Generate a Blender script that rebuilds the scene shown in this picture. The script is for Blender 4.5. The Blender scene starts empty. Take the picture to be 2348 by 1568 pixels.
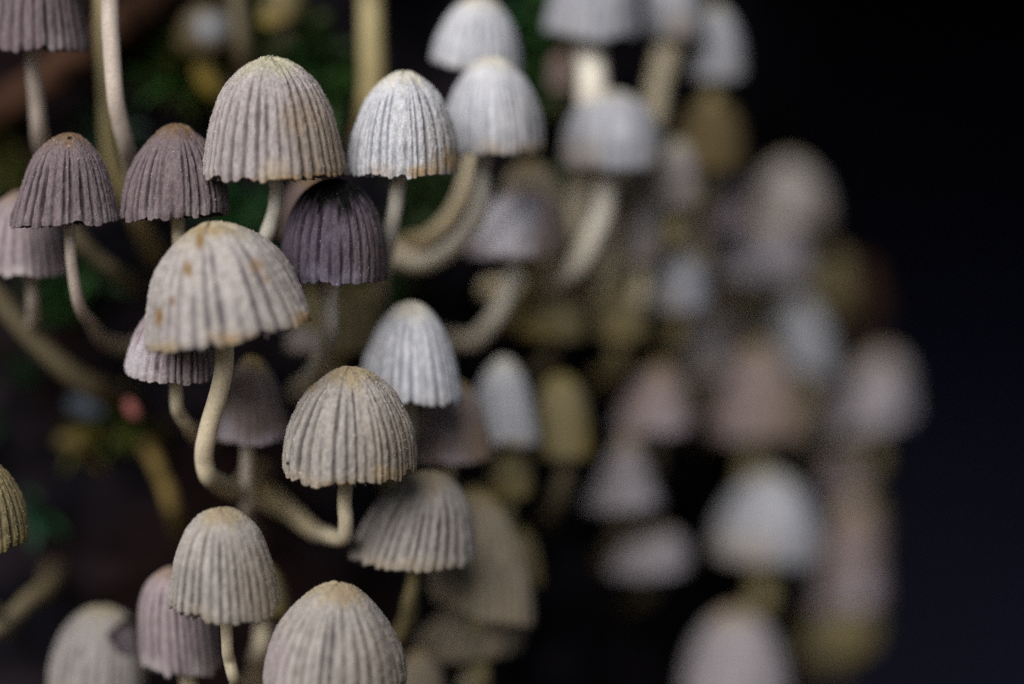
import bpy, math, random
import numpy as np
from mathutils import Vector

# ------------------------------------------------------------------ camera
MM = 0.001                       # everything below is laid out in millimetres
GROUND = 420.0                   # focus point stands 420 mm above the forest floor
D = 233.0                        # focus distance, mm
PITCH = math.radians(4.0)
VW, VH = 2347.0, 1568.0          # pixel frame used for reading positions off the photograph
FPX = 100.0 / 36.0 * VW          # 100 mm macro lens on a 36 mm sensor
Fv = np.array([0, math.cos(PITCH), -math.sin(PITCH)])
Xv = np.array([1.0, 0, 0])
Uv = np.array([0, math.sin(PITCH), math.cos(PITCH)])
CAM = -Fv * D
sc = bpy.context.scene
col = sc.collection
cam = bpy.data.cameras.new('camera'); camo = bpy.data.objects.new('camera', cam); col.objects.link(camo)
camo.location = (CAM[0]*MM, CAM[1]*MM, (CAM[2]+GROUND)*MM)
camo.rotation_euler = (math.radians(90) - PITCH, 0, 0)
cam.lens = 100; cam.sensor_width = 36; cam.clip_start = 0.01; cam.clip_end = 500
cam.dof.use_dof = True; cam.dof.focus_distance = (D-2.5)*MM; cam.dof.aperture_fstop = 5.6; cam.dof.aperture_blades = 0
sc.camera = camo

# ------------------------------------------------------------------ sky, sun, exposure
SUN_TO = Vector((-0.40, -0.88, 0.68)).normalized()
sun_el = math.asin(SUN_TO.z); sun_az = math.atan2(SUN_TO.x, SUN_TO.y)
w = bpy.data.worlds.new('World'); sc.world = w; w.use_nodes = True
nt = w.node_tree; bg = nt.nodes['Background']
sky = nt.nodes.new('ShaderNodeTexSky'); sky.sky_type = 'NISHITA'; sky.sun_disc = False
sky.sun_elevation = sun_el; sky.sun_rotation = sun_az; sky.air_density = 1.0; sky.dust_density = 1.0; sky.ozone_density = 1.0
nt.links.new(sky.outputs[0], bg.inputs[0]); bg.inputs[1].default_value = 0.05
sl = bpy.data.lights.new('sun', 'SUN'); sl.energy = 5.0; sl.angle = math.radians(50); sl.color = (1, 0.97, 0.93)
so = bpy.data.objects.new('sun', sl); col.objects.link(so)
so.rotation_euler = SUN_TO.to_track_quat('Z', 'Y').to_euler(); so.location = (-1, -1, 2)
vs = sc.view_settings; vs.view_transform = 'Standard'; vs.look = 'None'; vs.gamma = 1; vs.use_curve_mapping = False
vs.exposure = -0.35
sc.cycles.use_denoising = False; sc.cycles.max_bounces = 6; sc.cycles.use_adaptive_sampling = False
sc.cycles.sample_clamp_indirect = 4

# ------------------------------------------------------------------ helpers
def hash3(i, j, k, seed):
    n = (i*73856093) ^ (j*19349663) ^ (k*83492791) ^ (seed*2654435)
    n = (n ^ (n >> 13)) * 1274126177 & 0x7fffffff
    n = (n ^ (n >> 11)) * 668265263 & 0x7fffffff
    return ((n ^ (n >> 15)) & 0xffff) / 65535.0
def noise(p, seed=0):
    p = np.asarray(p, float); i = np.floor(p).astype(np.int64); f = p - i; f = f*f*(3-2*f); r = 0
    for a in (0, 1):
        for b in (0, 1):
            for c in (0, 1):
                wgt = (f[..., 0] if a else 1-f[..., 0])*(f[..., 1] if b else 1-f[..., 1])*(f[..., 2] if c else 1-f[..., 2])
                r = r + wgt*hash3(i[..., 0]+a, i[..., 1]+b, i[..., 2]+c, seed)
    return r*2 - 1
def fbm(p, oct=3, seed=0):
    r = 0; a = 1.0; p = np.asarray(p, float)
    for o in range(oct):
        r = r + a*noise(p*2**o, seed+o*17); a *= .5
    return r
def sstep(a, b, x):
    t = np.clip((x-a)/(b-a), 0, 1); return t*t*(3-2*t)
def norm(v): v = np.asarray(v, float); return v/np.linalg.norm(v)

def ray(px, py):
    return norm(Fv + Xv*((px-VW/2)/FPX) + Uv*((VH/2-py)/FPX))
def far(dz):
    dz = dz+2.2*min(1, max(0, (dz-2)/3))*min(1, max(0, (13-dz)/4))
    dz = dz*(1-.2*min(1, max(0, (dz-12)/10)))
    c = 35.7*dz/(D+dz)
    return c*D/(17.86-c)
def P(px, py, dz): return P0(px, py, far(dz))
def P0(px, py, dz):               # a pixel and the depth behind the focus plane -> millimetres
    d = Fv + Xv*((px-VW/2)/FPX) + Uv*((VH/2-py)/FPX)
    return CAM + d*(D+dz)

# front outline of the trunk seen from above: x -> y in mm
_TX, _TZ = [-75, -42, -22, -8, 0, 8, 15, 22, 27, 29], [24, 18, 17, 18, 21, 28, 36, 46, 58, 72]
TY = [far(z) for z in _TZ]; TX = [x*(D+y)/(D+z) for x, y, z in zip(_TX, TY, _TZ)]
def trunk_y(x): return np.interp(x, TX, TY)
def PT(px, py, inset=2.0):        # the point of the trunk's surface behind a pixel
    dz = 40.0
    for _ in range(60):
        q = P0(px, py, dz)
        e = trunk_y(min(q[0], 34)) + inset - q[1]
        dz += 0.5*e
    q = P0(px, py, dz)
    q[0] = min(q[0], 33)
    q[1] = trunk_y(q[0]) + inset
    return q

def mesh_obj(name, verts, faces, mat, parent=None, base=None, colr=None, smooth=True):
    v = np.asarray(verts, float)
    b = np.zeros(3) if base is None else np.asarray(base)
    me = bpy.data.meshes.new(name)
    fa = faces
    me.vertices.add(len(v)); me.vertices.foreach_set('co', ((v-b)*MM).ravel())
    if isinstance(fa, np.ndarray):
        n, k = fa.shape
        me.loops.add(n*k); me.loops.foreach_set('vertex_index', fa.ravel().astype(np.int32))
        me.polygons.add(n); me.polygons.foreach_set('loop_start', np.arange(0, n*k, k, dtype=np.int32))
    else:
        tot = sum(len(f) for f in fa); me.loops.add(tot)
        me.loops.foreach_set('vertex_index', np.array([i for f in fa for i in f], np.int32))
        me.polygons.add(len(fa)); ls = np.cumsum([0]+[len(f) for f in fa[:-1]]).astype(np.int32)
        me.polygons.foreach_set('loop_start', ls)
    me.update(calc_edges=True)
    me.polygons.foreach_set('use_smooth', np.full(len(me.polygons), smooth))
    if colr is not None:
        at = me.color_attributes.new('Col', 'FLOAT_COLOR', 'POINT')
        c4 = np.ones((len(v), 4)); c4[:, :3] = np.clip(colr, 0, 1); at.data.foreach_set('color', c4.ravel())
    me.materials.append(mat); me.validate()
    o = bpy.data.objects.new(name, me); col.objects.link(o)
    if parent is not None: o.parent = parent
    else: o.location = (b[0]*MM, b[1]*MM, (b[2]+GROUND)*MM)
    return o
def thing(name, base, label, cat, group=None):
    e = bpy.data.objects.new(name, None); col.objects.link(e); e.empty_display_size = 0.005
    e.location = (base[0]*MM, base[1]*MM, (base[2]+GROUND)*MM)
    e['label'] = label; e['category'] = cat
    if group: e['group'] = group
    return e
def tag(o, label=None, cat=None, group=None, kind=None):
    if label: o['label'] = label
    if cat: o['category'] = cat
    if group: o['group'] = group
    if kind: o['kind'] = kind
    return o
def grid_faces(nr, nc, wrap):
    a = np.arange(nr*nc).reshape(nr, nc)
    if wrap: a = np.concatenate([a, a[:, :1]], 1)
    return np.stack([a[:-1, :-1], a[1:, :-1], a[1:, 1:], a[:-1, 1:]], -1).reshape(-1, 4)

# ------------------------------------------------------------------ materials
def new_mat(name):
    m = bpy.data.materials.new(name); m.use_nodes = True
    return m, m.node_tree, m.node_tree.nodes['Principled BSDF']
def vcol_mat(name, rough=.8, spec=.25, sss=0.0, sss_r=(1, .6, .4), scale=.0008, nscale=9000, namp=.25, bump=.3, bdist=.00006, trans=0):
    m, t, b = new_mat(name); N = t.nodes; L = t.links
    at = N.new('ShaderNodeAttribute'); at.attribute_name = 'Col'
    tc = N.new('ShaderNodeTexCoord')
    no = N.new('ShaderNodeTexNoise'); no.inputs['Scale'].default_value = nscale; no.inputs['Detail'].default_value = 4; no.inputs['Roughness'].default_value = .65
    L.new(tc.outputs['Object'], no.inputs['Vector'])
    mr = N.new('ShaderNodeMapRange'); mr.inputs[1].default_value = .3; mr.inputs[2].default_value = .7
    mr.inputs[3].default_value = 1-namp; mr.inputs[4].default_value = 1+namp
    L.new(no.outputs[0], mr.inputs[0])
    mx = N.new('ShaderNodeMix'); mx.data_type = 'RGBA'; mx.blend_type = 'MULTIPLY'; mx.inputs[0].default_value = 1
    L.new(at.outputs['Color'], mx.inputs[6]); L.new(mr.outputs[0], mx.inputs[7])
    L.new(mx.outputs[2], b.inputs['Base Color'])
    bp = N.new('ShaderNodeBump'); bp.inputs['Strength'].default_value = bump; bp.inputs['Distance'].default_value = bdist
    L.new(no.outputs[0], bp.inputs['Height']); L.new(bp.outputs[0], b.inputs['Normal'])
    b.inputs['Roughness'].default_value = rough; b.inputs['Specular IOR Level'].default_value = spec
    if sss:
        b.inputs['Subsurface Weight'].default_value = sss; b.inputs['Subsurface Radius'].default_value = sss_r; b.inputs['Subsurface Scale'].default_value = scale
    if trans:
        tr = N.new('ShaderNodeBsdfTranslucent'); ms = N.new('ShaderNodeMixShader'); ms.inputs[0].default_value = trans
        L.new(mx.outputs[2], tr.inputs[0]); out = N['Material Output']
        L.new(b.outputs[0], ms.inputs[1]); L.new(tr.outputs[0], ms.inputs[2]); L.new(ms.outputs[0], out.inputs[0])
    return m
M_cap = vcol_mat('cap_skin', rough=.78, spec=.22, sss=.06, nscale=7000, namp=.24, bump=.3, trans=.14)
M_stem = vcol_mat('stem_flesh', rough=.5, spec=.35, sss=.4, sss_r=(1, .75, .45), scale=.0014, nscale=3500, namp=.16, bump=.25)
M_gill = vcol_mat('gill_flesh', rough=.85, spec=.1, nscale=3000, namp=.15)
M_grain = vcol_mat('cap_granules', rough=.35, spec=.5, nscale=500, namp=.05, bump=0)
M_moss = vcol_mat('moss_leaf', rough=.5, spec=.3, nscale=900, namp=.2, bump=.1, trans=.3)
M_bark = vcol_mat('bark', rough=.9, spec=.03, nscale=700, namp=.4, bump=.6, bdist=.0006)
M_soil = vcol_mat('soil', rough=.95, spec=.05, nscale=60, namp=.4, bump=.5, bdist=.01)
M_leaf = vcol_mat('dead_leaf', rough=.6, spec=.2, nscale=1200, namp=.25, bump=.2)

# ------------------------------------------------------------------ forest floor, added bank behind, trunk
def build_ground():
    r = np.concatenate([[0], np.geomspace(30, 400000, 70)]); a = np.linspace(0, 2*np.pi, 96, endpoint=False)
    rr, aa = np.meshgrid(r, a, indexing='ij')
    v = np.stack([rr*np.cos(aa), rr*np.sin(aa), np.full_like(rr, -GROUND)], -1)
    amp = 8*sstep(20, 200, rr)
    v[..., 2] += amp*fbm(v/90.0, 3, 3) + 300*sstep(3000, 60000, rr)*noise(v/9000., 8)
    c = np.array([.030, .022, .017])*(1+.5*fbm(v/40., 3, 5))[..., None]
    o = mesh_obj('ground', v.reshape(-1, 3), grid_faces(len(r), 96, True), M_soil, colr=c.reshape(-1, 3))
    tag(o, 'dark forest floor of bare soil below the trunk', kind='structure')
def build_shade_bank():
    # added earth bank; its unseen overhang blocks sun and sky to darken the backdrop
    u = np.linspace(-1, 1, 120); s = np.linspace(0, 1, 70)
    prof = np.array([[1450, -450], [1720, -200], [1850, 0], [1800, 110], [1600, 200], [1250, 255], [850, 275], [480, 270], [310, 310], [420, 700], [900, 1200], [2600, 1900]], float)
    k = np.linspace(0, 1, len(prof))
    uu, ss = np.meshgrid(u, s, indexing='ij')
    y = np.interp(ss, k, prof[:, 0]); z = np.interp(ss, k, prof[:, 1])
    x = uu*2600
    y = y - 450*np.abs(uu)**2.5*(y > 700)
    v = np.stack([x, y, z], -1)
    n = fbm(v/220., 4, 31)
    v[..., 1] -= 60*n; v[..., 2] += 18*fbm(v/150., 3, 77)
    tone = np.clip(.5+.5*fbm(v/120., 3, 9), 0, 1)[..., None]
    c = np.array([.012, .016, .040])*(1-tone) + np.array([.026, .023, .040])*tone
    o = mesh_obj('added_shade_bank', v.reshape(-1, 3), grid_faces(120, 70, False), M_soil, colr=c.reshape(-1, 3))
    tag(o, 'dark earth bank added behind the trunk, its unseen overhang blocking the light', kind='structure')
build_ground(); build_shade_bank()

def build_trunk():
    sec = [(x, trunk_y(x)) for x in np.linspace(TX[0], TX[-1], 170)]
    sec += [(35, 190), (22, 230), (-20, 272), (-70, 266), (-112, 230), (-128, 165), (-114, 96), (-96, 60)]
    sec = np.array(sec)
    # resample closed outline
    cl = np.concatenate([sec, sec[:1]]); d = np.concatenate([[0], np.cumsum(np.linalg.norm(np.diff(cl, axis=0), axis=1))])
    nc = 420; t = np.linspace(0, d[-1], nc, endpoint=False)
    ox = np.interp(t, d, cl[:, 0]); oy = np.interp(t, d, cl[:, 1])
    tx = np.roll(ox, -1)-np.roll(ox, 1); ty = np.roll(oy, -1)-np.roll(oy, 1); ln = np.hypot(tx, ty)
    nx, ny = ty/ln, -tx/ln
    z = np.concatenate([np.linspace(-GROUND-12, -52, 60), np.linspace(-50, 60, 150), np.linspace(63, 150, 26)]); nr = len(z)
    zz = np.repeat(z[:, None], nc, 1); X = np.repeat(ox[None], nr, 0); Y = np.repeat(oy[None], nr, 0)
    q = np.stack([X, Y, zz], -1)
    ridg = 1-np.abs(noise(q/np.array([6., 6., 26.]), 4))*2
    dsp = 2.0*fbm(q/9., 3, 2) + 1.3*ridg + .5*fbm(q/2.5, 2, 12)
    flare = 30*sstep(-GROUND+110, -GROUND-12, zz)
    q[..., 0] += nx[None]*(dsp+flare); q[..., 1] += ny[None]*(dsp+flare)
    top = q[-1].mean(0)+np.array([0, 0, 4])
    v = np.concatenate([q.reshape(-1, 3), top[None]])
    f = [tuple(r) for r in grid_faces(nr, nc, True)[:, ::-1]]
    b = (nr-1)*nc
    f += [(b+i, b+(i+1) % nc, nr*nc) for i in range(nc)]
    tone = np.clip(.45+.7*fbm(v/3.5, 3, 21), 0, 1)[:, None]**1.6; red = sstep(.1, .7, fbm(v/14., 2, 44))[:, None]
    c = np.array([.003, .003, .005])*(1-tone)+np.array([.017, .013, .017])*tone
    c = c*(1-red)+np.array([.011, .006, .006])*red
    root = thing('tree_trunk', (-35, 150, -GROUND), 'dark rough trunk of rotting wood that all the mushrooms grow from', 'trunk')
    mesh_obj('bark', v, f, M_bark, root, (-35, 150, -GROUND), c)
build_trunk()

# ------------------------------------------------------------------ mushrooms
SH = {
 'dome': [(0, 1), (.15, .99), (.34, .94), (.51, .86), (.68, .75), (.83, .57), (.925, .386), (.97, .2), (1, 0)],
 'bell': [(0, 1), (.12, .988), (.27, .945), (.46, .845), (.65, .70), (.79, .52), (.90, .30), (.96, .13), (1, 0)],
 'para': [(0, 1), (.15, .985), (.32, .93), (.54, .80), (.73, .62), (.88, .38), (.95, .18), (1, 0)],
 'cone': [(0, 1), (.12, .98), (.24, .90), (.40, .74), (.57, .55), (.74, .33), (.88, .14), (1, 0)],
 'half': [(0, 1), (.2, .98), (.4, .935), (.62, .84), (.8, .69), (.92, .49), (.98, .24), (1, 0)],
}
def catmull(pts, n):
    p = np.asarray(pts, float); p = np.concatenate([[2*p[0]-p[1]], p, [2*p[-1]-p[-2]]])
    m = len(p)-3; u = np.linspace(0, m, n); i = np.minimum(u.astype(int), m-1); t = (u-i)[:, None]
    a, b, c, d = p[i], p[i+1], p[i+2], p[i+3]
    return .5*((2*b)+(-a+c)*t+(2*a-5*b+4*c-d)*t*t+(-a+3*b-3*c+d)*t**3)
def arcsample(pts, n):
    q = catmull(pts, 240); d = np.concatenate([[0], np.cumsum(np.linalg.norm(np.diff(q, axis=0), axis=1))]); s = np.linspace(0, d[-1], n)
    return np.stack([np.interp(s, d, q[:, k]) for k in range(q.shape[1])], -1)

# pigments: crown, body, furrow, rim
PAL = {
 'grey':  ((.48, .455, .36), (.41, .375, .37), (.20, .165, .175), (.42, .36, .29)),
 'cream': ((.42, .38, .30), (.43, .40, .385), (.20, .175, .19), (.40, .32, .22)),
 'white': ((.64, .61, .54), (.60, .60, .625), (.36, .37, .43), (.46, .40, .34)),
 'mauve': ((.17, .12, .085), (.185, .152, .16), (.06, .045, .055), (.32, .285, .295)),
 'dark':  ((.03, .02, .02), (.105, .088, .11), (.03, .025, .038), (.27, .25, .31)),
 'pink':  ((.28, .21, .17), (.34, .28, .30), (.13, .095, .11), (.54, .48, .49)),
 'brown': ((.28, .20, .12), (.26, .205, .19), (.12, .085, .08), (.36, .29, .26)),
 'tan':   ((.36, .29, .17), (.36, .31, .25), (.20, .165, .13), (.42, .35, .26)),
 'olive': ((.24, .20, .10), (.27, .23, .15), (.14, .12, .08), (.30, .23, .10)),
 'bone':  ((.34, .285, .20), (.395, .36, .335), (.165, .14, .14), (.38, .32, .25)),
 'dusk':  ((.40, .31, .21), (.40, .365, .385), (.28, .25, .28), (.54, .50, .555)),
 'umber': ((.44, .33, .17), (.38, .30, .28), (.24, .18, .19), (.60, .52, .60)),
 'rust':  ((.05, .024, .014), (.05, .026, .016), (.03, .015, .012), (.05, .03, .02)),
 'ochre': ((.17, .125, .06), (.155, .115, .06), (.12, .09, .05), (.20, .14, .06)),
}
STC = {'w': ((.80, .75, .67), (.64, .55, .42)), 't': ((.68, .60, .47), (.48, .39, .25)), 'm': ((.56, .49, .44), (.38, .31, .23)),
       'o': ((.40, .345, .21), (.32, .26, .15)), 'd': ((.17, .145, .10), (.12, .095, .06))}
def sat(c, k=1.4):
    c = np.array(c, float); l = c@np.array([.3, .6, .1]); return tuple(np.clip(l+(c-l)*k, .004, .9))
PAL = {k: tuple(sat(c, 1.1 if k in ('pink', 'ochre', 'bone', 'dusk', 'umber') else 1.35) for c in v) for k, v in PAL.items()}
STC = {k: tuple(sat(c, 1.25) for c in v) for k, v in STC.items()}
GRP = 'ribbed mushrooms clustered on the dark trunk'
seedc = [100]

def mushroom(label, L, R, A, sag, dz, shape='dome', pal='grey', stem=None, sw=(34, 36), sc_='t', N=None, q=1,
             stains=(), rib=1.0, hole=None, wob=1.0, warm=0.0):
    """L, R: rim corners; A: crown; sag: how far the near rim hangs below them (view px); q: 2 sharp, 1 soft, 0 far."""
    seedc[0] += 7; seed = seedc[0]; rng = np.random.RandomState(seed)
    L = np.array(L, float); R = np.array(R, float); A = np.array(A, float); mid = (L+R)/2
    if dz >= 20: L, R, A = mid+(L-mid)*.95, mid+(R-mid)*.95, mid+(A-mid)*.95   # blur widens the outline read off
    k = (D+far(dz))/FPX
    C = P(mid[0], mid[1], dz); f = ray(mid[0], mid[1])
    xr = norm(np.cross(f, [0, 0, 1])); up = np.cross(xr, f)
    ex = (xr*(R-L)[0] - up*(R-L)[1])/2*k                         # half the rim, in the picture plane
    rad = np.linalg.norm(ex)
    ai = (xr*(A-mid)[0] - up*(A-mid)[1])*k
    e = math.asin(max(-.9, min(.9, sag*k/rad)))
    ah = norm(ai)
    az = ai - f*np.linalg.norm(ai)*math.tan(e)                   # axis of the cap
    ey = (f*math.cos(e)+ah*math.sin(e))*rad
    na, nt_ = {2: (380, 110), 1: (220, 60), 0: (110, 32)}[q]
    if N is None: N = int(30+rad*1.3)
    phi = np.linspace(0, 2*np.pi, na, endpoint=False); prof = arcsample(SH[shape], nt_)
    t = np.linspace(0, 1, nt_)
    # uneven ribs
    N = int(N*1.03); w_ = np.cumsum(rng.uniform(.5, 1.5, N)); w_ = np.concatenate([[0], w_])/w_[-1]
    ph0 = rng.uniform(0, 2*np.pi)
    rel = ((phi+ph0) % (2*np.pi))/(2*np.pi)
    ribu = np.interp(rel, w_, np.arange(N+1))
    rid = np.floor(ribu).astype(int) % N
    fr = ribu-np.floor(ribu)
    start = rng.uniform(.16, .40, N)+.25*(rng.uniform(0, 1, N) < .15); depth = rng.uniform(.55, 1.25, N)
    nearest = np.round(ribu).astype(int) % N                     # the furrow this point is closest to
    dist = np.abs(fr-np.round(fr))                               # 0 in the furrow, .5 on the ridge
    T, PH = np.meshgrid(t, phi, indexing='ij')
    cosP, sinP = np.cos(PH), np.sin(PH)
    q3 = np.stack([cosP*2, sinP*2, T*2], -1)+seed
    wander = .10*noise(np.stack([cosP*6, sinP*6, T*5], -1)+seed, 5)
    d2 = np.clip(np.abs(dist[None]+wander*sstep(.25, .6, T)), 0, .5)
    fur = 1-sstep(0.0, .30, d2)                                 # 1 at the bottom of a furrow
    on = sstep(start[nearest][None], start[nearest][None]+.28, T)*depth[nearest][None]
    fur = fur*on*np.clip(.92+.32*noise(np.stack([cosP*14, sinP*14, T*16], -1)+seed, 61), .25, 1.1)
    amp = .043*rib
    grain = noise(np.stack([cosP*38*prof[:, 0][:, None], sinP*38*prof[:, 0][:, None], T*34], -1)+seed, 9)
    mic = noise(np.stack([cosP*16*prof[:, 0][:, None], sinP*16*prof[:, 0][:, None], T*14], -1)+seed, 19)
    pv = rng.uniform(-.05, .05)*np.sin(np.pi*T)+rng.uniform(-.04, .04)*np.sin(2*np.pi*T)+rng.uniform(0, .05)*sstep(.75, 1, T)-.025*sstep(.75, 1, T)
    rr = prof[:, 0][:, None]*(1+pv+.036*wob*noise(q3, 3)*sstep(.1, .8, T)) - amp*fur*sstep(.1, .5, T) + (.009*grain+.005*mic)*sstep(.0, .2, T)
    zz = np.repeat(prof[:, 1][:, None], na, 1) + .02*noise(q3*1.7, 6) + (.004*grain if q else 0)
    # ragged hem: ribs end at different heights, a few nicks
    hem = sstep(.82, 1, T)
    rl = rng.uniform(-.018, .018, N)[rid][None]
    zz = zz + hem*(.018*fur + .035*sstep(.35, .8, noise(np.stack([cosP*5, sinP*5, T*0], -1)+seed, 71)) + rl*(1-fur) + .03*wob*noise(np.stack([cosP*1.6, sinP*1.6, T*0], -1)+seed, 8))
    rr = rr - .02*sstep(.95, 1, T)
    V = C + rr[..., None]*(cosP[..., None]*ex+sinP[..., None]*ey) + zz[..., None]*az
    # ---- pigment and painted flank shade
    top, body, furc, rim = [np.array(c) for c in PAL[pal]]
    tb = np.clip(T+.10*noise(q3*2, 11), 0, 1)
    c = top*(1-sstep(.12, .42, tb))[..., None]+body*sstep(.12, .42, tb)[..., None]
    fp = .95*np.clip(fur*1.15, 0, 1)
    c = c*(1-fp)[..., None]+furc*.66*fp[..., None]
    rm = sstep(.86 if q else .6, 1.0, T+.05*noise(q3*2.5, 14))*.8*np.clip(.28+1.1*noise(np.stack([cosP, sinP, T*0], -1)*2.2+seed, 15), 0, 1)
    c = c*(1-rm)[..., None]+rim*rm[..., None]
    if q == 0: c = c*(np.array([.72, .72, .74]) if pal == 'white' else .94)
    big = np.clip(1+.10*noise(q3*1.3, 23)+.18*mic+.20*grain, .4, 1.6)
    c = c*big[..., None]
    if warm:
        wmask = warm*sstep(-.2, .9, cosP)*sstep(.25, .9, T)  # right flank: brown rim pigment plus shaded-side darkening painted into the colour
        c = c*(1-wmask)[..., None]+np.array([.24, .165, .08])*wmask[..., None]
    for (sx, sy, srx, sry, sc3, st) in stains:                   # stains and tints, one standing in for light: place read off the photograph
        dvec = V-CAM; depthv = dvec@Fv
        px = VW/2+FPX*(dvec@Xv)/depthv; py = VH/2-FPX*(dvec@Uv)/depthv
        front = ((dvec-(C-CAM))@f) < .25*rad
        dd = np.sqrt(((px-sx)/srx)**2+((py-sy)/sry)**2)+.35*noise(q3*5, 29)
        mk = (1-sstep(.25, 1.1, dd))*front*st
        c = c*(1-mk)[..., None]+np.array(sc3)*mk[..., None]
    # ---- inner wall
    ni = 10; ti = np.linspace(1, .0, ni); pri = np.stack([np.interp(ti, t, prof[:, 0]), np.interp(ti, t, prof[:, 1])], -1)
    idx = np.clip((ti*(nt_-1)).astype(int), 0, nt_-1)
    rin = np.maximum(rr[idx]-.028, .002)*np.where(ti[:, None] > .99, 1.0, 1.0); zin = zz[idx]-.05*(1-ti[:, None])
    cI, sI = np.cos(phi)[None], np.sin(phi)[None]
    VI = C + rin[..., None]*(cI[..., None]*ex+sI[..., None]*ey)+zin[..., None]*az
    VV = np.concatenate([V.reshape(-1, 3), VI.reshape(-1, 3)])
    cin = np.repeat((furc*.8)[None], ni*na, 0)
    CC = np.concatenate([c.reshape(-1, 3), cin])
    F = grid_faces(nt_+ni, na, True)
    if hole:
        hx, hy, hrx, hry = hole
        dvec = VV-CAM; depthv = dvec@Fv
        px = VW/2+FPX*(dvec@Xv)/depthv; py = VH/2-FPX*(dvec@Uv)/depthv
        out = (((px-hx)/hrx)**2+((py-hy)/hry)**2+.45*noise(VV*.9, 5) < 1)
        F = F[~out[F].any(1)]
    # ---- stem path
    if stem is None:
        dx = 70 if mid[0] < 560 else (-75 if mid[0] > 1150 else rng.uniform(-60, 20)); hh = np.linalg.norm(A-mid)
        stem = [(mid[0]+dx*.05, mid[1]+.25*hh, dz+.5), (mid[0]+dx*.25, mid[1]+.65*hh, dz+2.5), (mid[0]+dx*1.0, mid[1]+1.0*hh)]
    pts = [C+az*.80, C+az*.35]
    for s in stem:
        pts.append(P(*s) if len(s) == 3 else PT(s[0], s[1]))
    if len(stem[-1]) == 3:                                       # carry on into the wood
        l0, l1 = pts[-2], pts[-1]; pr = l1+norm(l1-l0)*2
        yt = trunk_y(min(pr[0], 34.0))+2.5
        pts.append(np.array([min(pr[0]+(l1-l0)[0]*.3, 33), max(yt, pr[1]), pr[2]+(l1-l0)[2]*.3]))
    base = pts[-1]
    root = thing('mushroom', base, label, 'mushroom', GRP)
    mesh_obj('cap', VV, F, M_cap, root, base, CC)
    # ---- stem
    ns, ms = {2: (110, 28), 1: (60, 18), 0: (32, 12)}[q]
    path = arcsample(pts, ns)
    ua = np.linspace(0, 1, ns); kink = np.stack([noise(np.stack([ua*7, ua*0+9*kk, ua*0+seed], -1), 81+kk) for kk in range(3)], -1)
    path = path+.28*kink*(sstep(.15, .3, ua)*(1-sstep(.9, 1, ua)))[:, None]
    tan = np.gradient(path, axis=0); tan /= np.linalg.norm(tan, axis=1)[:, None]
    ref = f.copy(); rows = []
    u = np.linspace(0, 1, ns)
    wpx = np.interp(u, [0, .3, 1], [sw[0]*.95, sw[0], sw[1]])/2*k
    wpx = wpx*(1+.09*noise(np.stack([u*6, u*0, u*0+seed], -1), 2))
    wpx = wpx*(1+.35*sstep(.93, 1, u))
    a = np.linspace(0, 2*np.pi, ms, endpoint=False)
    nrm = ref-tan[0]*(ref@tan[0]); nrm /= np.linalg.norm(nrm)
    for i in range(ns):
        nrm = nrm-tan[i]*(nrm@tan[i]); nrm /= np.linalg.norm(nrm); bi = np.cross(tan[i], nrm)
        rows.append(path[i]+wpx[i]*(np.cos(a)[:, None]*nrm+np.sin(a)[:, None]*bi))
    S = np.array(rows)
    if q == 2:
        band = noise(np.stack([np.repeat(u[:, None]*60, ms, 1), np.repeat(a[None]*.8, ns, 0), np.full((ns, ms), seed)], -1), 41)
        S = S+(S-path[:, None])*(.035*band)[..., None]
    c0, c1 = [np.array(x) for x in STC[sc_]]
    g = sstep(.30, .85, u)[:, None]
    cs = c0*(1-g)+c1*g
    cs = np.repeat(cs[:, None], ms, 1)*(1+.10*noise(np.stack([np.repeat(u[:, None]*30, ms, 1), np.repeat(a[None]*2, ns, 0), np.full((ns, ms), seed)], -1), 51))[..., None]
    SV = np.concatenate([S.reshape(-1, 3), path[:1], path[-1:]])
    n0 = ns*ms
    SF = [tuple(r) for r in grid_faces(ns, ms, True)]
    SF += [(n0, i, (i+1) % ms) for i in range(ms)]+[(n0+1, (ns-1)*ms+(i+1) % ms, (ns-1)*ms+i) for i in range(ms)]
    mesh_obj('stem', SV, SF, M_stem, root, base, np.concatenate([cs.reshape(-1, 3), c0[None], c1[None]]))
    # ---- gills and granules on the ones close enough to show them
    if q >= 1:
        gv, gf = [], []; ng = 34; sgm = 7; tg = np.linspace(.42, .985, sgm)
        ro = np.interp(tg, t, prof[:, 0])-.075; zo = np.interp(tg, t, prof[:, 1])-.03
        for j in range(ng):
            pj = 2*np.pi*(j+rng.uniform(-.2, .2))/ng
            d = math.cos(pj)*ex+math.sin(pj)*ey
            inn = np.maximum(ro*.55, .14); b0 = len(gv)
            for i in range(sgm):
                gv.append(C+d*ro[i]+az*zo[i]); gv.append(C+d*inn[i]+az*(zo[i]+.02))
            gf += [(b0+2*i, b0+2*i+1, b0+2*i+3, b0+2*i+2) for i in range(sgm-1)]
        o = mesh_obj('gills', gv, gf, M_gill, root, base, np.repeat((furc*.9)[None], len(gv), 0))
    if q == 2:
        ngr = 7000
        ii = rng.randint(int(nt_*.04), nt_-2, ngr*2); jj = rng.randint(0, na, ngr*2)
        keep = rng.uniform(0, 1, ngr*2) < np.clip(prof[ii, 0]*1.1-.45*fur[ii, jj], .05, 1); ii, jj = ii[keep][:ngr], jj[keep][:ngr]
        ctr = V[ii, jj]; m_ = len(ctr)
        tet = np.array([[1, 1, 1], [-1, -1, 1], [-1, 1, -1], [1, -1, -1]])/1.732
        s_ = rng.gamma(2.0, .010, m_)+.014
        rot = rng.normal(size=(m_, 3, 3)); rot, _ = np.linalg.qr(rot)
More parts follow.
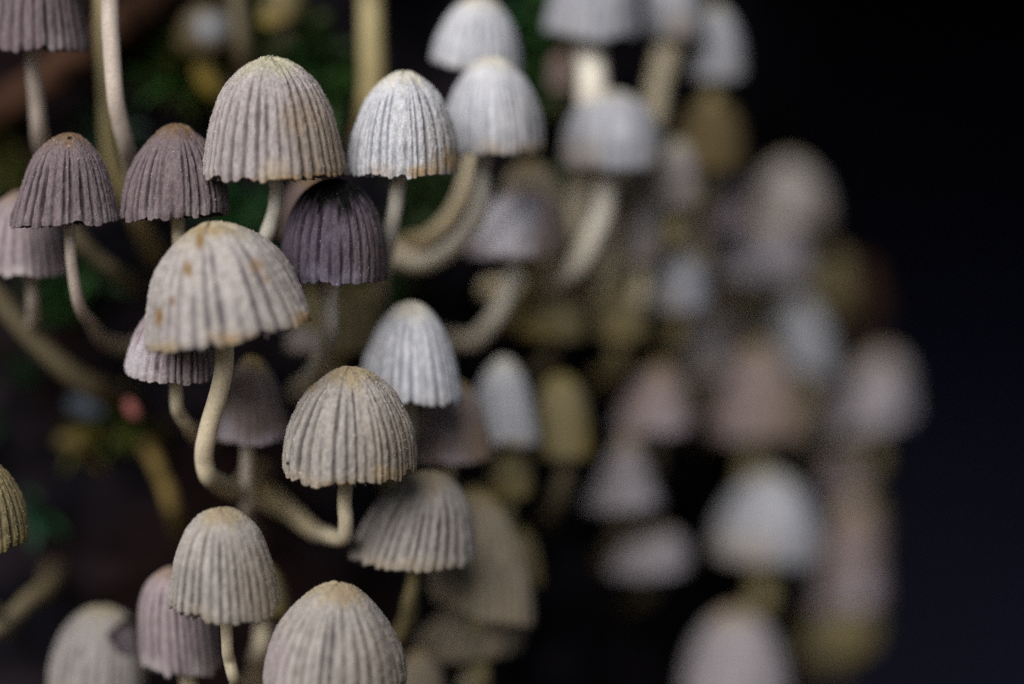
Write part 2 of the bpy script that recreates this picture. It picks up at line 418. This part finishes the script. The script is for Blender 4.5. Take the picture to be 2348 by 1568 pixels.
        gv = ctr[:, None]+np.einsum('ab,mbc->mac', tet, rot)*s_[:, None, None]
        gf = (np.arange(m_)[:, None, None]*4+np.array([[0, 1, 2], [0, 3, 1], [0, 2, 3], [1, 3, 2]])[None]).reshape(-1, 3)
        gc = np.clip(c[ii, jj]*1.25+.04, 0, .8)
        o = mesh_obj('granules', gv.reshape(-1, 3), gf, M_grain, root, base, np.repeat(gc, 4, 0), smooth=False)
        o['kind'] = 'stuff'
    return root

OC = (.24, .13, .03); BR = (.22, .10, .05)
m = mushroom
# --- sharp ones
m('largest upright grey bell mushroom with pale cream crown and long white stem', (463, 408), (797, 400), (621, 133), 14, 0, 'dome', 'grey',
  [(632, 430, .2), (628, 500, .6), (612, 570, 2), (590, 650, 6), (575, 740)], (38, 40), 'w', 42, 2,
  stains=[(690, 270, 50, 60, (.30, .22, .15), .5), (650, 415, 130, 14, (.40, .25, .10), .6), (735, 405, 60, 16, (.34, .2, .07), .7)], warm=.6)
m('cool white striped mushroom with brown stained rim beside the largest bell', (797, 400), (1053, 394), (925, 167), 9, 1.6, 'dome', 'white',
  [(912, 420, 1.8), (905, 500, 2.2), (893, 580, 3.2), (870, 670, 7), (850, 720)], (36, 36), 'w', 36, 2,
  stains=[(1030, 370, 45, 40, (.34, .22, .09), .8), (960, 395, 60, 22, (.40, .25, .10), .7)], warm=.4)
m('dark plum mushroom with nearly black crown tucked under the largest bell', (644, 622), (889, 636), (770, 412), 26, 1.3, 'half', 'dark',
  [(755, 670, 1.8), (748, 760, 3), (722, 850, 6), (690, 900)], (42, 40), 'w', 34, 2, stains=[(765, 410, 170, 110, (.010, .007, .009), 1.25)], warm=.2)  # near-black patch laid over the crown
m('mauve grey ribbed mushroom with brown crown, its stem sweeping down to the right', (22, 519), (277, 503), (155, 307), 9, .3, 'bell', 'mauve',
  [(160, 540, .4), (166, 620, .9), (190, 712, 2.4), (240, 775, 5.5), (300, 795, 9), (350, 780)], (29, 34), 'm', 34, 2, stains=[(160, 316, 7, 5, (.01, .008, .008), 1)])
m('mauve ribbed mushroom half hidden behind the left flank of the largest bell', (276, 502), (528, 492), (405, 285), 7, .7, 'bell', 'mauve',
  [(408, 520, .8), (412, 570, 1.2), (420, 650, 4), (440, 740)], (31, 32), 't', 34, 2)
m('pale tilted mushroom with ochre spots and brown hem on a hooked stem', (336, 806), (721, 728), (482, 512), 28, -2.2, 'bell', 'cream',
  [(514, 820, -1.8), (503, 890, -1.2), (480, 970, -.6), (468, 1045, .2), (485, 1105, 1.5), (540, 1120, 5), (600, 1090)], (42, 50), 't', 34, 2,
  stains=[(460, 550, 14, 34, OC, .9), (432, 618, 13, 26, OC, .95), (395, 690, 12, 18, BR, .8), (366, 728, 15, 30, OC, .9), (590, 610, 26, 26, OC, .6), (610, 640, 14, 20, OC, .6),
          (480, 528, 60, 18, (.36, .24, .10), .6), (380, 800, 60, 22, (.42, .30, .14), .6), (610, 775, 110, 16, (.36, .20, .08), .7), (700, 735, 30, 26, (.30, .18, .08), .8)], wob=1.6, warm=.15)
m('thickly ribbed pale mushroom with tan crown and chipped hem, short stem hooking left', (646, 1083), (958, 1068), (800, 845), 44, -.2, 'dome', 'bone',
  [(790, 1140, .2), (791, 1195, .4), (780, 1232, 1.6), (735, 1222, 4.5), (660, 1170, 8), (590, 1125)], (36, 42), 't', 36, 2,
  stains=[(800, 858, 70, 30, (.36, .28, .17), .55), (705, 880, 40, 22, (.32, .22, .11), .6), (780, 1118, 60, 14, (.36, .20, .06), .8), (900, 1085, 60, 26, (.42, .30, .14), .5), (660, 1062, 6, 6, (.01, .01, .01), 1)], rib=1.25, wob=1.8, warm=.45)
m('grey ribbed mushroom with scalloped hem above a darker one near the lower edge', (387, 1388), (642, 1382), (508, 1170), 46, -1.6, 'dome', 'bone',
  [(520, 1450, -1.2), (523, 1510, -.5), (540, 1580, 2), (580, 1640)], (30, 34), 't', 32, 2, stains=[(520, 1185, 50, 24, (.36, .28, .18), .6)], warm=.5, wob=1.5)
m('broad pale striped mushroom with orange tinged crown cut off by the lower edge', (594, 1556), (934, 1570), (775, 1340), 46, -2.0, 'para', 'bone',
  [(760, 1640, -1), (750, 1720, 2), (740, 1800)], (40, 42), 't', 36, 2, stains=[(790, 1365, 55, 34, (.36, .27, .17), .7), (620, 1500, 60, 90, (.36, .29, .31), .6)], warm=.35)
m('mauve fluted skirt of a mushroom peeking out beneath the spotted pale one', (288, 848), (512, 862), (405, 690), 26, 1.2, 'bell', 'pink',
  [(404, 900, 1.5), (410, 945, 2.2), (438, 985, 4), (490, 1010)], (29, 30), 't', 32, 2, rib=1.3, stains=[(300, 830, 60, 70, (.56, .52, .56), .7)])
m('olive tan mushroom cut off by the picture edge beside bare dark bark', (-165, 1252), (66, 1236), (-55, 1050), 30, 0, 'dome', 'olive', None, (34, 36), 't', 34, 2)
# --- slightly soft ones
m('dark fluted mushroom at the upper corner with flared hem', (-52, 112), (208, 112), (78, -150), 8, 2.6, 'bell', 'mauve',
  [(75, 135, 2.8), (80, 220, 3.2), (97, 310, 4), (135, 410, 8), (170, 460)], (36, 40), 'm', 34, 1, rib=1.2)
m('tall white stemmed mushroom whose cap rises out of the picture', (130, -90), (372, -90), (252, -300), 6, .6, 'dome', 'grey',
  [(251, -40, .6), (254, 60, .6), (260, 160, .7), (268, 260, 1.1), (288, 355, 2.4), (318, 430, 5), (360, 480)], (40, 42), 'm', 34, 2)
m('dim olive stemmed mushroom standing behind the tall white stem', (150, -160), (330, -160), (238, -320), 4, 6, 'dome', 'brown',
  [(238, -100, 6), (238, 100, 6), (242, 270, 6), (272, 410, 7), (325, 530, 9), (375, 610)], (34, 44), 'o', 30, 1)
m('mauve mushroom at the picture edge under the brown crowned ribbed one', (-62, 626), (152, 624), (45, 440), 10, 3.2, 'bell', 'pink',
  [(70, 650, 3.4), (72, 700, 3.8), (80, 760, 6), (110, 810)], (30, 32), 'm', 32, 1, rib=1.2)
m('pale blue white mushroom on a sweeping curved stem beside the brown rimmed striped one', (1022, 345), (1250, 350), (1128, 134), 9, 4, 'dome', 'white',
  [(1106, 370, 4.2), (1098, 450, 4.4), (1068, 540, 5.2), (1000, 598, 7), (930, 600, 9.5), (870, 570)], (42, 46), 'w', 32, 1, stains=[(1230, 350, 60, 24, (.40, .27, .12), .7)], warm=.25)
m('pale grey conical mushroom tilted above the pale blue white one', (986, 138), (1200, 168), (1105, -6), 16, 6, 'para', 'white',
  [(1110, 220, 6.4), (1085, 380, 6.8), (1050, 480, 7.4), (985, 545, 9), (920, 565)], (38, 40), 't', 32, 1)
m('pale blue white pointed mushroom above the thickly ribbed chipped one', (820, 906), (1062, 918), (942, 692), 14, 3, 'para', 'white',
  [(935, 950, 3.2), (930, 1000, 3.8), (915, 1060, 7), (900, 1100)], (38, 38), 't', 34, 1)
m('brown mauve mushroom behind the hooked stem of the spotted one', (495, 1000), (662, 1006), (580, 818), 18, 3.6, 'para', 'umber',
  [(568, 1040, 3.8), (569, 1120, 4.4), (572, 1190, 6), (590, 1250)], (29, 34), 'm', 28, 1, rib=1.2, stains=[(520, 985, 30, 45, (.52, .46, .52), .8)])
m('wide lavender grey mushroom with pointed left rim under the chipped one', (796, 1272), (1090, 1284), (985, 1082), 36, 3, 'para', 'bone',
  [(945, 1345, 3.4), (935, 1410, 4.5), (900, 1480, 8), (880, 1520)], (34, 34), 'o', 34, 1, stains=[(950, 1110, 110, 50, (.30, .24, .17), .6)])
m('mauve brown mushroom with light hem behind the scalloped grey one', (318, 1518), (512, 1522), (400, 1306), 36, 3, 'half', 'pink',
  [(440, 1600, 3.4), (460, 1660, 5), (480, 1700)], (36, 36), 't', 28, 1)
m('broken pale mushroom with a dark torn hole in its side', (108, 1580), (332, 1592), (238, 1392), 30, 5, 'half', 'cream', None, (34, 36), 't', 28, 1, hole=(318, 1460, 76, 40))
m('tan stem and small cap behind the scalloped grey mushroom', (545, 1400), (665, 1405), (605, 1290), 10, 5, 'para', 'olive',
  [(603, 1440, 5), (598, 1520, 6), (590, 1600)], (42, 44), 't', 24, 1)
m('dark brown mushroom with tan edge under the pale pointed blue white one', (925, 1048), (1128, 1052), (1040, 872), 16, 5.5, 'para', 'umber', None, (36, 36), 't', 30, 1, warm=.6)
m('small grey brown mushroom wedged behind the dark plum one', (640, 545), (790, 545), (708, 402), 8, 5.5, 'para', 'brown', None, (30, 32), 'o', 26, 1)
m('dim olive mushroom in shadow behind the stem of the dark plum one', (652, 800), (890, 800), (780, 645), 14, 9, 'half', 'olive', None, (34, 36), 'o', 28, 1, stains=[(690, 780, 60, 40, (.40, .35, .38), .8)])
m('small mushroom hidden behind the brown crowned ribbed one with slanting dim stem', (70, 480), (230, 480), (152, 360), 6, 6, 'para', 'brown',
  [(175, 535, 6), (215, 590, 6.6), (270, 630, 8), (340, 668)], (34, 38), 'd', 24, 1)
m('mushroom beyond the picture edge whose long dim stem slants across the bark', (-260, 520), (-60, 520), (-160, 350), 10, 4.5, 'dome', 'brown',
  [(-110, 590, 4.6), (-10, 670, 5), (75, 765, 5.5), (165, 855, 6.5), (240, 897, 8.5), (300, 912)], (56, 60), 'd', 28, 1)
m('mushroom beyond the lower picture edge with a stem curving up and right', (-200, 1380), (-40, 1380), (-120, 1230), 10, 6, 'para', 'olive',
  [(-90, 1440, 6), (-20, 1440, 6), (50, 1400, 6.5), (105, 1345, 9), (130, 1310)], (44, 48), 'd', 28, 1)
# --- softly blurred, receding to the right
m('tan stemmed mushroom behind the gap between the two striped bells', (730, -90), (960, -90), (848, -260), 6, 9, 'dome', 'brown',
  [(848, -40, 9), (850, 80, 9), (850, 180, 9.4), (842, 270, 11), (830, 360)], (56, 56), 'o', 28, 1)
m('thin olive stemmed mushroom far behind the largest bell', (470, -120), (610, -120), (540, -230), 4, 13, 'para', 'olive',
  [(540, -60, 13), (550, 60, 13), (562, 150, 13.5), (560, 240)], (36, 38), 'd', 24, 0)
m('young yellowish mushroom with pale white crown high on the dark trunk', (398, 112), (530, 108), (468, 10), 10, 13, 'half', 'ochre',
  [(478, 150, 13), (495, 200, 14), (505, 270)], (34, 36), 'o', 22, 0, stains=[(487, 62, 60, 46, (.46, .48, .52), .8)])
m('dim curled olive mushroom hanging above the crown of the largest bell', (590, 60), (700, 30), (650, -50), 10, 14, 'half', 'olive', [(650, 90, 14), (620, 130, 15), (605, 180)], (40, 40), 'd', 22, 0)
m('pale mushroom at the top edge on a thick bright white stem', (1245, 70), (1474, 82), (1375, -110), 16, 12, 'dome', 'white',
  [(1352, 120, 12.2), (1357, 190, 10.6), (1348, 330, 12.5), (1325, 460, 14), (1285, 570, 16), (1220, 630)], (68, 56), 'w', 30, 0)
m('soft lavender white mushroom standing under the bright white stem', (1284, 380), (1520, 380), (1402, 210), 12, 11.5, 'dome', 'white',
  [(1388, 410, 11.8), (1380, 490, 12), (1335, 590, 13), (1240, 650, 15), (1130, 665, 18), (1060, 650)], (50, 48), 'w', 30, 0)
m('lavender mushroom on a stem curving down beneath the sweeping pale stems', (1066, 590), (1290, 580), (1190, 428), 10, 8.5, 'para', 'pink',
  [(1180, 615, 8.7), (1162, 680, 9), (1120, 745, 10.5), (1060, 785, 14), (1010, 780)], (40, 40), 'w', 28, 1, stains=[(1150, 520, 100, 100, (.80, .76, .82), 1)], warm=.5)  # lavender patch, its colour lightened to offset shade from the caps above
m('olive tan mushroom rising behind the lavender one', (1140, 560), (1306, 565), (1215, 368), 8, 12.5, 'half', 'tan', None, (40, 42), 'o', 26, 0)
m('pale mushroom with tan stem leaning left beside the thick bright stem', (1478, 72), (1612, 88), (1545, -90), 10, 17, 'half', 'white',
  [(1528, 115, 17), (1508, 200, 17.5), (1485, 300, 19), (1440, 400, 23), (1400, 450)], (58, 58), 't', 26, 0)
m('greenish white mushroom leaning out against the dark backdrop at the top', (1560, 168), (1716, 176), (1640, 5), 14, 21, 'para', 'white', None, (44, 46), 'o', 26, 0)
m('small grey mushroom left of the thick bright stem', (1258, 200), (1342, 200), (1298, 118), 8, 17, 'half', 'brown', None, (30, 32), 'd', 20, 0)
m('ochre brown mushroom under the greenish white leaning one', (1530, 392), (1716, 380), (1628, 210), 10, 23, 'half', 'ochre', None, (44, 46), 'o', 26, 0)
m('dim grey mushroom between the ochre one and the large hazy pale one', (1540, 520), (1722, 520), (1636, 372), 10, 27, 'half', 'umber', None, (44, 46), 'd', 26, 0)
m('small pale finger shaped mushroom beside the long tan curved stem', (1424, 596), (1518, 596), (1472, 440), 8, 19, 'half', 'grey', None, (36, 38), 't', 22, 0)
m('small round pale mushroom low between blurred brown neighbours', (1492, 706), (1632, 706), (1556, 576), 10, 23, 'half', 'white', None, (40, 42), 'o', 24, 0)
m('dim olive tan mushroom in the shade under the long curved stems', (1185, 768), (1345, 772), (1262, 664), 10, 17, 'half', 'olive', None, (40, 42), 'd', 24, 0)
m('large hazy pale mushroom standing highest against the dark backdrop', (1712, 508), (1908, 503), (1808, 362), 14, 37, 'para', 'cream', None, (50, 52), 'o', 28, 0)
m('hazy grey mushroom directly below the highest pale one', (1660, 640), (1868, 640), (1765, 490), 14, 34, 'para', 'dusk', None, (50, 52), 'o', 26, 0)
m('dim rust brown mushroom against the dark backdrop', (1890, 750), (2030, 745), (1958, 590), 10, 43, 'half', 'rust', None, (44, 46), 'd', 24, 0)
m('pale blue leaning mushroom above the large mauve brown one', (1768, 822), (1926, 862), (1828, 655), 14, 35, 'bell', 'white', None, (48, 50), 'o', 26, 0)
m('small dim grey mushroom left of the pale blue leaning one', (1626, 800), (1776, 800), (1702, 680), 10, 38, 'half', 'grey', None, (44, 46), 'd', 24, 0)
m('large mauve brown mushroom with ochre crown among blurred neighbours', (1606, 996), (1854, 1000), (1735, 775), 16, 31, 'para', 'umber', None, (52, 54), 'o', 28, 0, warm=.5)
m('dim grey brown mushroom with lavender hem beside the large mauve brown one', (1405, 988), (1592, 982), (1510, 822), 12, 25, 'para', 'umber', None, (44, 46), 'd', 26, 0)
m('lavender grey mushroom furthest out on the trunk against the dark backdrop', (1896, 1000), (2094, 950), (2016, 800), 14, 40, 'bell', 'dusk', None, (48, 50), 'o', 26, 0)
m('pale grey mushroom with bright right flank beside the pointed blue white one', (1078, 1008), (1238, 1018), (1155, 822), 12, 9, 'para', 'white', None, (38, 40), 'o', 26, 1)
m('dim greenish tan mushroom below the one with bright right flank', (1108, 1140), (1222, 1132), (1172, 1015), 10, 11, 'half', 'olive', None, (34, 36), 'o', 22, 0)
m('dim brown mushroom alone in the dark gap of the trunk', (1226, 1046), (1362, 1044), (1285, 858), 10, 14, 'half', 'olive', None, (36, 38), 'd', 24, 0)
m('lavender grey mushroom over the black hollow of the trunk', (1328, 1166), (1522, 1158), (1440, 985), 12, 24, 'cone', 'dusk', None, (44, 46), 'd', 26, 0)
m('broad flat lavender mushroom low over the black hollow', (1388, 1310), (1586, 1300), (1505, 1205), 22, 26, 'para', 'dusk', None, (44, 46), 'd', 26, 0)
m('brightest big round pale mushroom among the blurred ones', (1618, 1266), (1896, 1284), (1768, 1072), 24, 29, 'bell', 'white', None, (54, 56), 'o', 30, 0)
m('dim brown grey mushroom beside the brightest round pale one', (1850, 1400), (2024, 1380), (1958, 1130), 12, 38, 'para', 'umber', None, (48, 50), 'd', 26, 0)
m('dim olive grey mushroom low beneath the brown grey one', (1800, 1520), (2016, 1480), (1925, 1370), 14, 38, 'half', 'olive', None, (48, 50), 'd', 26, 0)
m('pale lavender mushroom cut off by the lower edge at the far end', (1556, 1600), (1822, 1600), (1685, 1385), 20, 27, 'bell', 'dusk', None, (54, 56), 'o', 30, 0)
m('dusky grey mushroom filling the space under the hazy pale ones', (1606, 636), (1762, 640), (1690, 520), 10, 30, 'para', 'dusk', None, (44, 46), 'o', 26, 0)
m('blue grey mushroom between the small round pale one and the mauve brown one', (1528, 862), (1684, 852), (1602, 716), 12, 30, 'para', 'grey', None, (44, 46), 'o', 26, 0)
m('olive mushroom tucked low beside the small round pale one', (1346, 770), (1496, 772), (1424, 640), 10, 22, 'para', 'olive', None, (40, 42), 'o', 24, 0)
m('pale olive grey mushroom right of the soft lavender white one', (1486, 474), (1610, 466), (1552, 322), 10, 19, 'para', 'grey', None, (40, 42), 'o', 24, 0)
m('olive brown mushroom just above the rust brown one', (1830, 690), (1956, 690), (1892, 560), 10, 40, 'half', 'olive', None, (44, 46), 'o', 24, 0)
m('dim taupe mushroom behind the blue grey and mauve brown ones', (1600, 900), (1720, 900), (1660, 770), 10, 37, 'para', 'umber', None, (44, 46), 'o', 24, 0)
m('tan mushroom in the gap beside the small pale finger shaped one', (1330, 610), (1446, 612), (1390, 480), 8, 22, 'para', 'tan', None, (36, 38), 'o', 24, 0)
m('dusky taupe mushroom between the yellow tan and black hollow', (1130, 1330), (1240, 1340), (1190, 1210), 10, 14, 'para', 'olive', None, (36, 38), 'o', 24, 0)
m('dim grey green mushroom behind the brightest round pale one', (1900, 1260), (2020, 1260), (1968, 1120), 10, 42, 'half', 'olive', None, (44, 46), 'd', 24, 0)
m('taupe mushroom overlapping the dusky grey one low in the cluster', (1560, 770), (1690, 775), (1626, 650), 10, 33, 'para', 'umber', None, (44, 46), 't', 24, 0)
m('small beige mushroom between the pale finger shaped and dim grey ones', (1530, 610), (1640, 612), (1588, 500), 8, 25, 'para', 'tan', None, (40, 42), 't', 24, 0)
m('slim tan mushroom left of the pale finger shaped one on a bright stem', (1395, 470), (1490, 470), (1442, 380), 8, 18, 'para', 'tan', [(1440, 500, 18.2), (1425, 590, 19), (1370, 680, 22), (1300, 730)], (40, 40), 't', 24, 0)
m('taupe mushroom leaning beside the large mauve brown one and the outermost lavender one', (1820, 960), (1930, 950), (1880, 850), 10, 38, 'para', 'umber', None, (44, 46), 't', 24, 0)
m('grey taupe mushroom under the outermost lavender one', (1870, 1130), (1990, 1120), (1930, 1020), 10, 41, 'para', 'umber', None, (44, 46), 'd', 24, 0)
m('tall tan mushroom behind the wide lavender grey one', (985, 1370), (1218, 1425), (1090, 1115), 20, 7, 'dome', 'tan', None, (40, 42), 'o', 30, 1)
m('yellow tan mushroom under the tall tan one', (950, 1500), (1196, 1490), (1110, 1376), 24, 9, 'half', 'tan', None, (40, 42), 't', 28, 0)
m('small pinkish tan mushroom cut off at the lower edge beside the broad striped one', (915, 1610), (1020, 1612), (965, 1490), 10, 7, 'half', 'tan', None, (34, 36), 't', 22, 0)

# ------------------------------------------------------------------ moss and litter on the trunk
def moss():
    rng = np.random.RandomState(5); V, F, Cc = [], [], []
    clumps = [(1240, 60, 60, 200, (.03, .11, .03)), (1215, 190, 40, 90, (.03, .09, .02)), (560, 500, 60, 160, (.02, .09, .03)), (700, 130, 60, 90, (.03, .08, .02)),
              (410, 190, 55, 130, (.04, .11, .02)), (600, 60, 70, 90, (.05, .08, .03)), (760, 200, 50, 90, (.03, .09, .02)), (250, 330, 60, 100, (.02, .06, .03)),
              (130, 690, 40, 90, (.03, .11, .03)), (200, 650, 30, 30, (.03, .09, .03)), (60, 865, 26, 14, (.02, .07, .03)), (5, 990, 16, 12, (.03, .08, .04)),
              (85, 1180, 14, 14, (.02, .11, .05)), (285, 975, 26, 40, (.08, .13, .02)), (180, 1005, 30, 30, (.13, .11, .02)), (860, 700, 50, 120, (.04, .09, .03)),
              (470, 160, 40, 90, (.13, .10, .02)), (20, 400, 50, 90, (.09, .09, .02)), (980, 450, 60, 110, (.03, .07, .02)), (1240, 420, 50, 90, (.07, .09, .03)),
              (330, 1010, 40, 50, (.07, .05, .02)), (340, 60, 40, 40, (.05, .07, .02))]
    for (px, py, sp, n, c) in clumps:
        for _ in range(n):
            x, y = px+rng.normal()*sp*.5, py+rng.normal()*sp*.5
            p0 = PT(x, y, -1.5)
            d = norm(np.array([rng.normal()*.7, -1.0+rng.normal()*.4, .5+rng.normal()*.6]))
            ln = rng.uniform(2.0, 5.0); s = norm(np.cross(d, rng.normal(size=3)))*rng.uniform(.3, .7)
            bend = np.array([0, 0, -.25*ln]); b = len(V)
            V += [p0-s*.5, p0+s*.5, p0+d*ln*.5+s, p0+d*ln*.5-s, p0+d*ln+bend]
            F += [(b, b+1, b+2, b+3), (b+3, b+2, b+4)]
            cc = (np.array(c)*.8+np.array([.022, .022, .010])*.5)*rng.uniform(.5, 1.6)*(1+.15*rng.normal(size=3)); Cc += [cc]*5
    o = mesh_obj('moss', V, F, M_moss, None, None, np.array(Cc), smooth=False)
    tag(o, 'small tufts of green moss scattered on the dark trunk', 'moss', kind='stuff')
moss()

def curl_leaf(name, px, py, lx, ly, c, label, cat, inset=-1.0, turn=0.4):
    nu, nv = 14, 9; base = PT(px, py, inset); k = (D+38)/FPX
    u = np.linspace(-1, 1, nu); v = np.linspace(-1, 1, nv); V = []
    for a in u:
        wd = max(.03, (1-a*a))**.6
        for b in v:
            x = a*lx*k; z = b*wd*ly*k
            xx = x*math.cos(turn)-z*math.sin(turn); zz = x*math.sin(turn)+z*math.cos(turn)
            V.append(base+np.array([xx, -.5*(1-b*b)*ly*k*.6+.4*a*a, zz]))
    V = np.array(V); th = V+np.array([0, .12, 0]); n = len(V)
    F = grid_faces(nu, nv, False); F2 = F[:, ::-1]+n
    edge = [i*nv for i in range(nu)]+[(nu-1)*nv+j for j in range(1, nv)]+[i*nv+nv-1 for i in range(nu-2, -1, -1)]+[j for j in range(nv-2, 0, -1)]
    E = [(edge[i], edge[i]+n, edge[(i+1) % len(edge)]+n, edge[(i+1) % len(edge)]) for i in range(len(edge))]
    VV = np.concatenate([V, th]); cc = np.array(c)*(1+.25*fbm(VV*1.5, 2, 7))[:, None]
    o = mesh_obj(name, VV, [tuple(r) for r in F]+[tuple(r) for r in F2]+E, M_leaf, None, base, cc)
    tag(o, label, cat)
curl_leaf('leaf_scrap', 302, 938, 24, 12, (.36, .12, .11), 'small coral red leaf scrap caught on the trunk under the mauve fluted mushroom', 'leaf', -14, -1.0)
curl_leaf('lichen_flake', 195, 935, 45, 22, (.06, .075, .10), 'blue grey lichen flake on the bark beside the coral red scrap', 'lichen', -4, -.3)
curl_leaf('leaf_scrap', 470, 180, 50, 20, (.24, .17, .03), 'ochre yellow leaf scrap under the young yellowish mushroom', 'leaf', -5, -1.1)
curl_leaf('leaf_scrap', 175, 1010, 50, 20, (.12, .085, .025), 'mustard yellow leaf scrap on the dark bark below the lichen flake', 'leaf', -4, .1)

def twig(name, pts, r0, r1, c, label, cat):
    q = [P(*p) if len(p) == 3 else PT(p[0], p[1], 1.5) for p in pts]; ns, ms = 60, 12
    path = arcsample(q, ns); tan = np.gradient(path, axis=0); tan /= np.linalg.norm(tan, axis=1)[:, None]
    nrm = norm(np.cross(tan[0], [0.1, .2, 1])); rows = []
    for i in range(ns):
        nrm = norm(nrm-tan[i]*(nrm@tan[i])); bi = np.cross(tan[i], nrm); r = r0+(r1-r0)*i/ns
        a = np.linspace(0, 2*np.pi, ms, endpoint=False)
        rr = r*(1+.18*noise(np.stack([np.full(ms, i*.4), np.cos(a)*2, np.sin(a)*2], -1), 3))
        rows.append(path[i]+rr[:, None]*(np.cos(a)[:, None]*nrm+np.sin(a)[:, None]*bi))
    V = np.concatenate([np.array(rows).reshape(-1, 3), path[:1], path[-1:]]); n0 = ns*ms
    F = [tuple(r) for r in grid_faces(ns, ms, True)]+[(n0, i, (i+1) % ms) for i in range(ms)]+[(n0+1, (ns-1)*ms+(i+1) % ms, (ns-1)*ms+i) for i in range(ms)]
    cc = np.array(c)*(1+.35*fbm(V*1.2, 3, 9))[:, None]
    o = mesh_obj(name, V, F, M_bark, None, q[0], cc)
    tag(o, label, cat)
twig('twig', [(-60, 300), (60, 215, 13), (190, 120, 12.5), (330, 20, 13), (420, -60)], 2.0, 1.5, (.055, .028, .018), 'reddish brown twig slanting behind the tall white stem', 'twig')
twig('twig', [(325, 1000), (352, 1050, 12), (378, 1110, 11.5), (398, 1175, 12), (430, 1260)], .75, .6, (.20, .14, .05), 'short ochre twig hanging down the bark below the coral red scrap', 'twig')
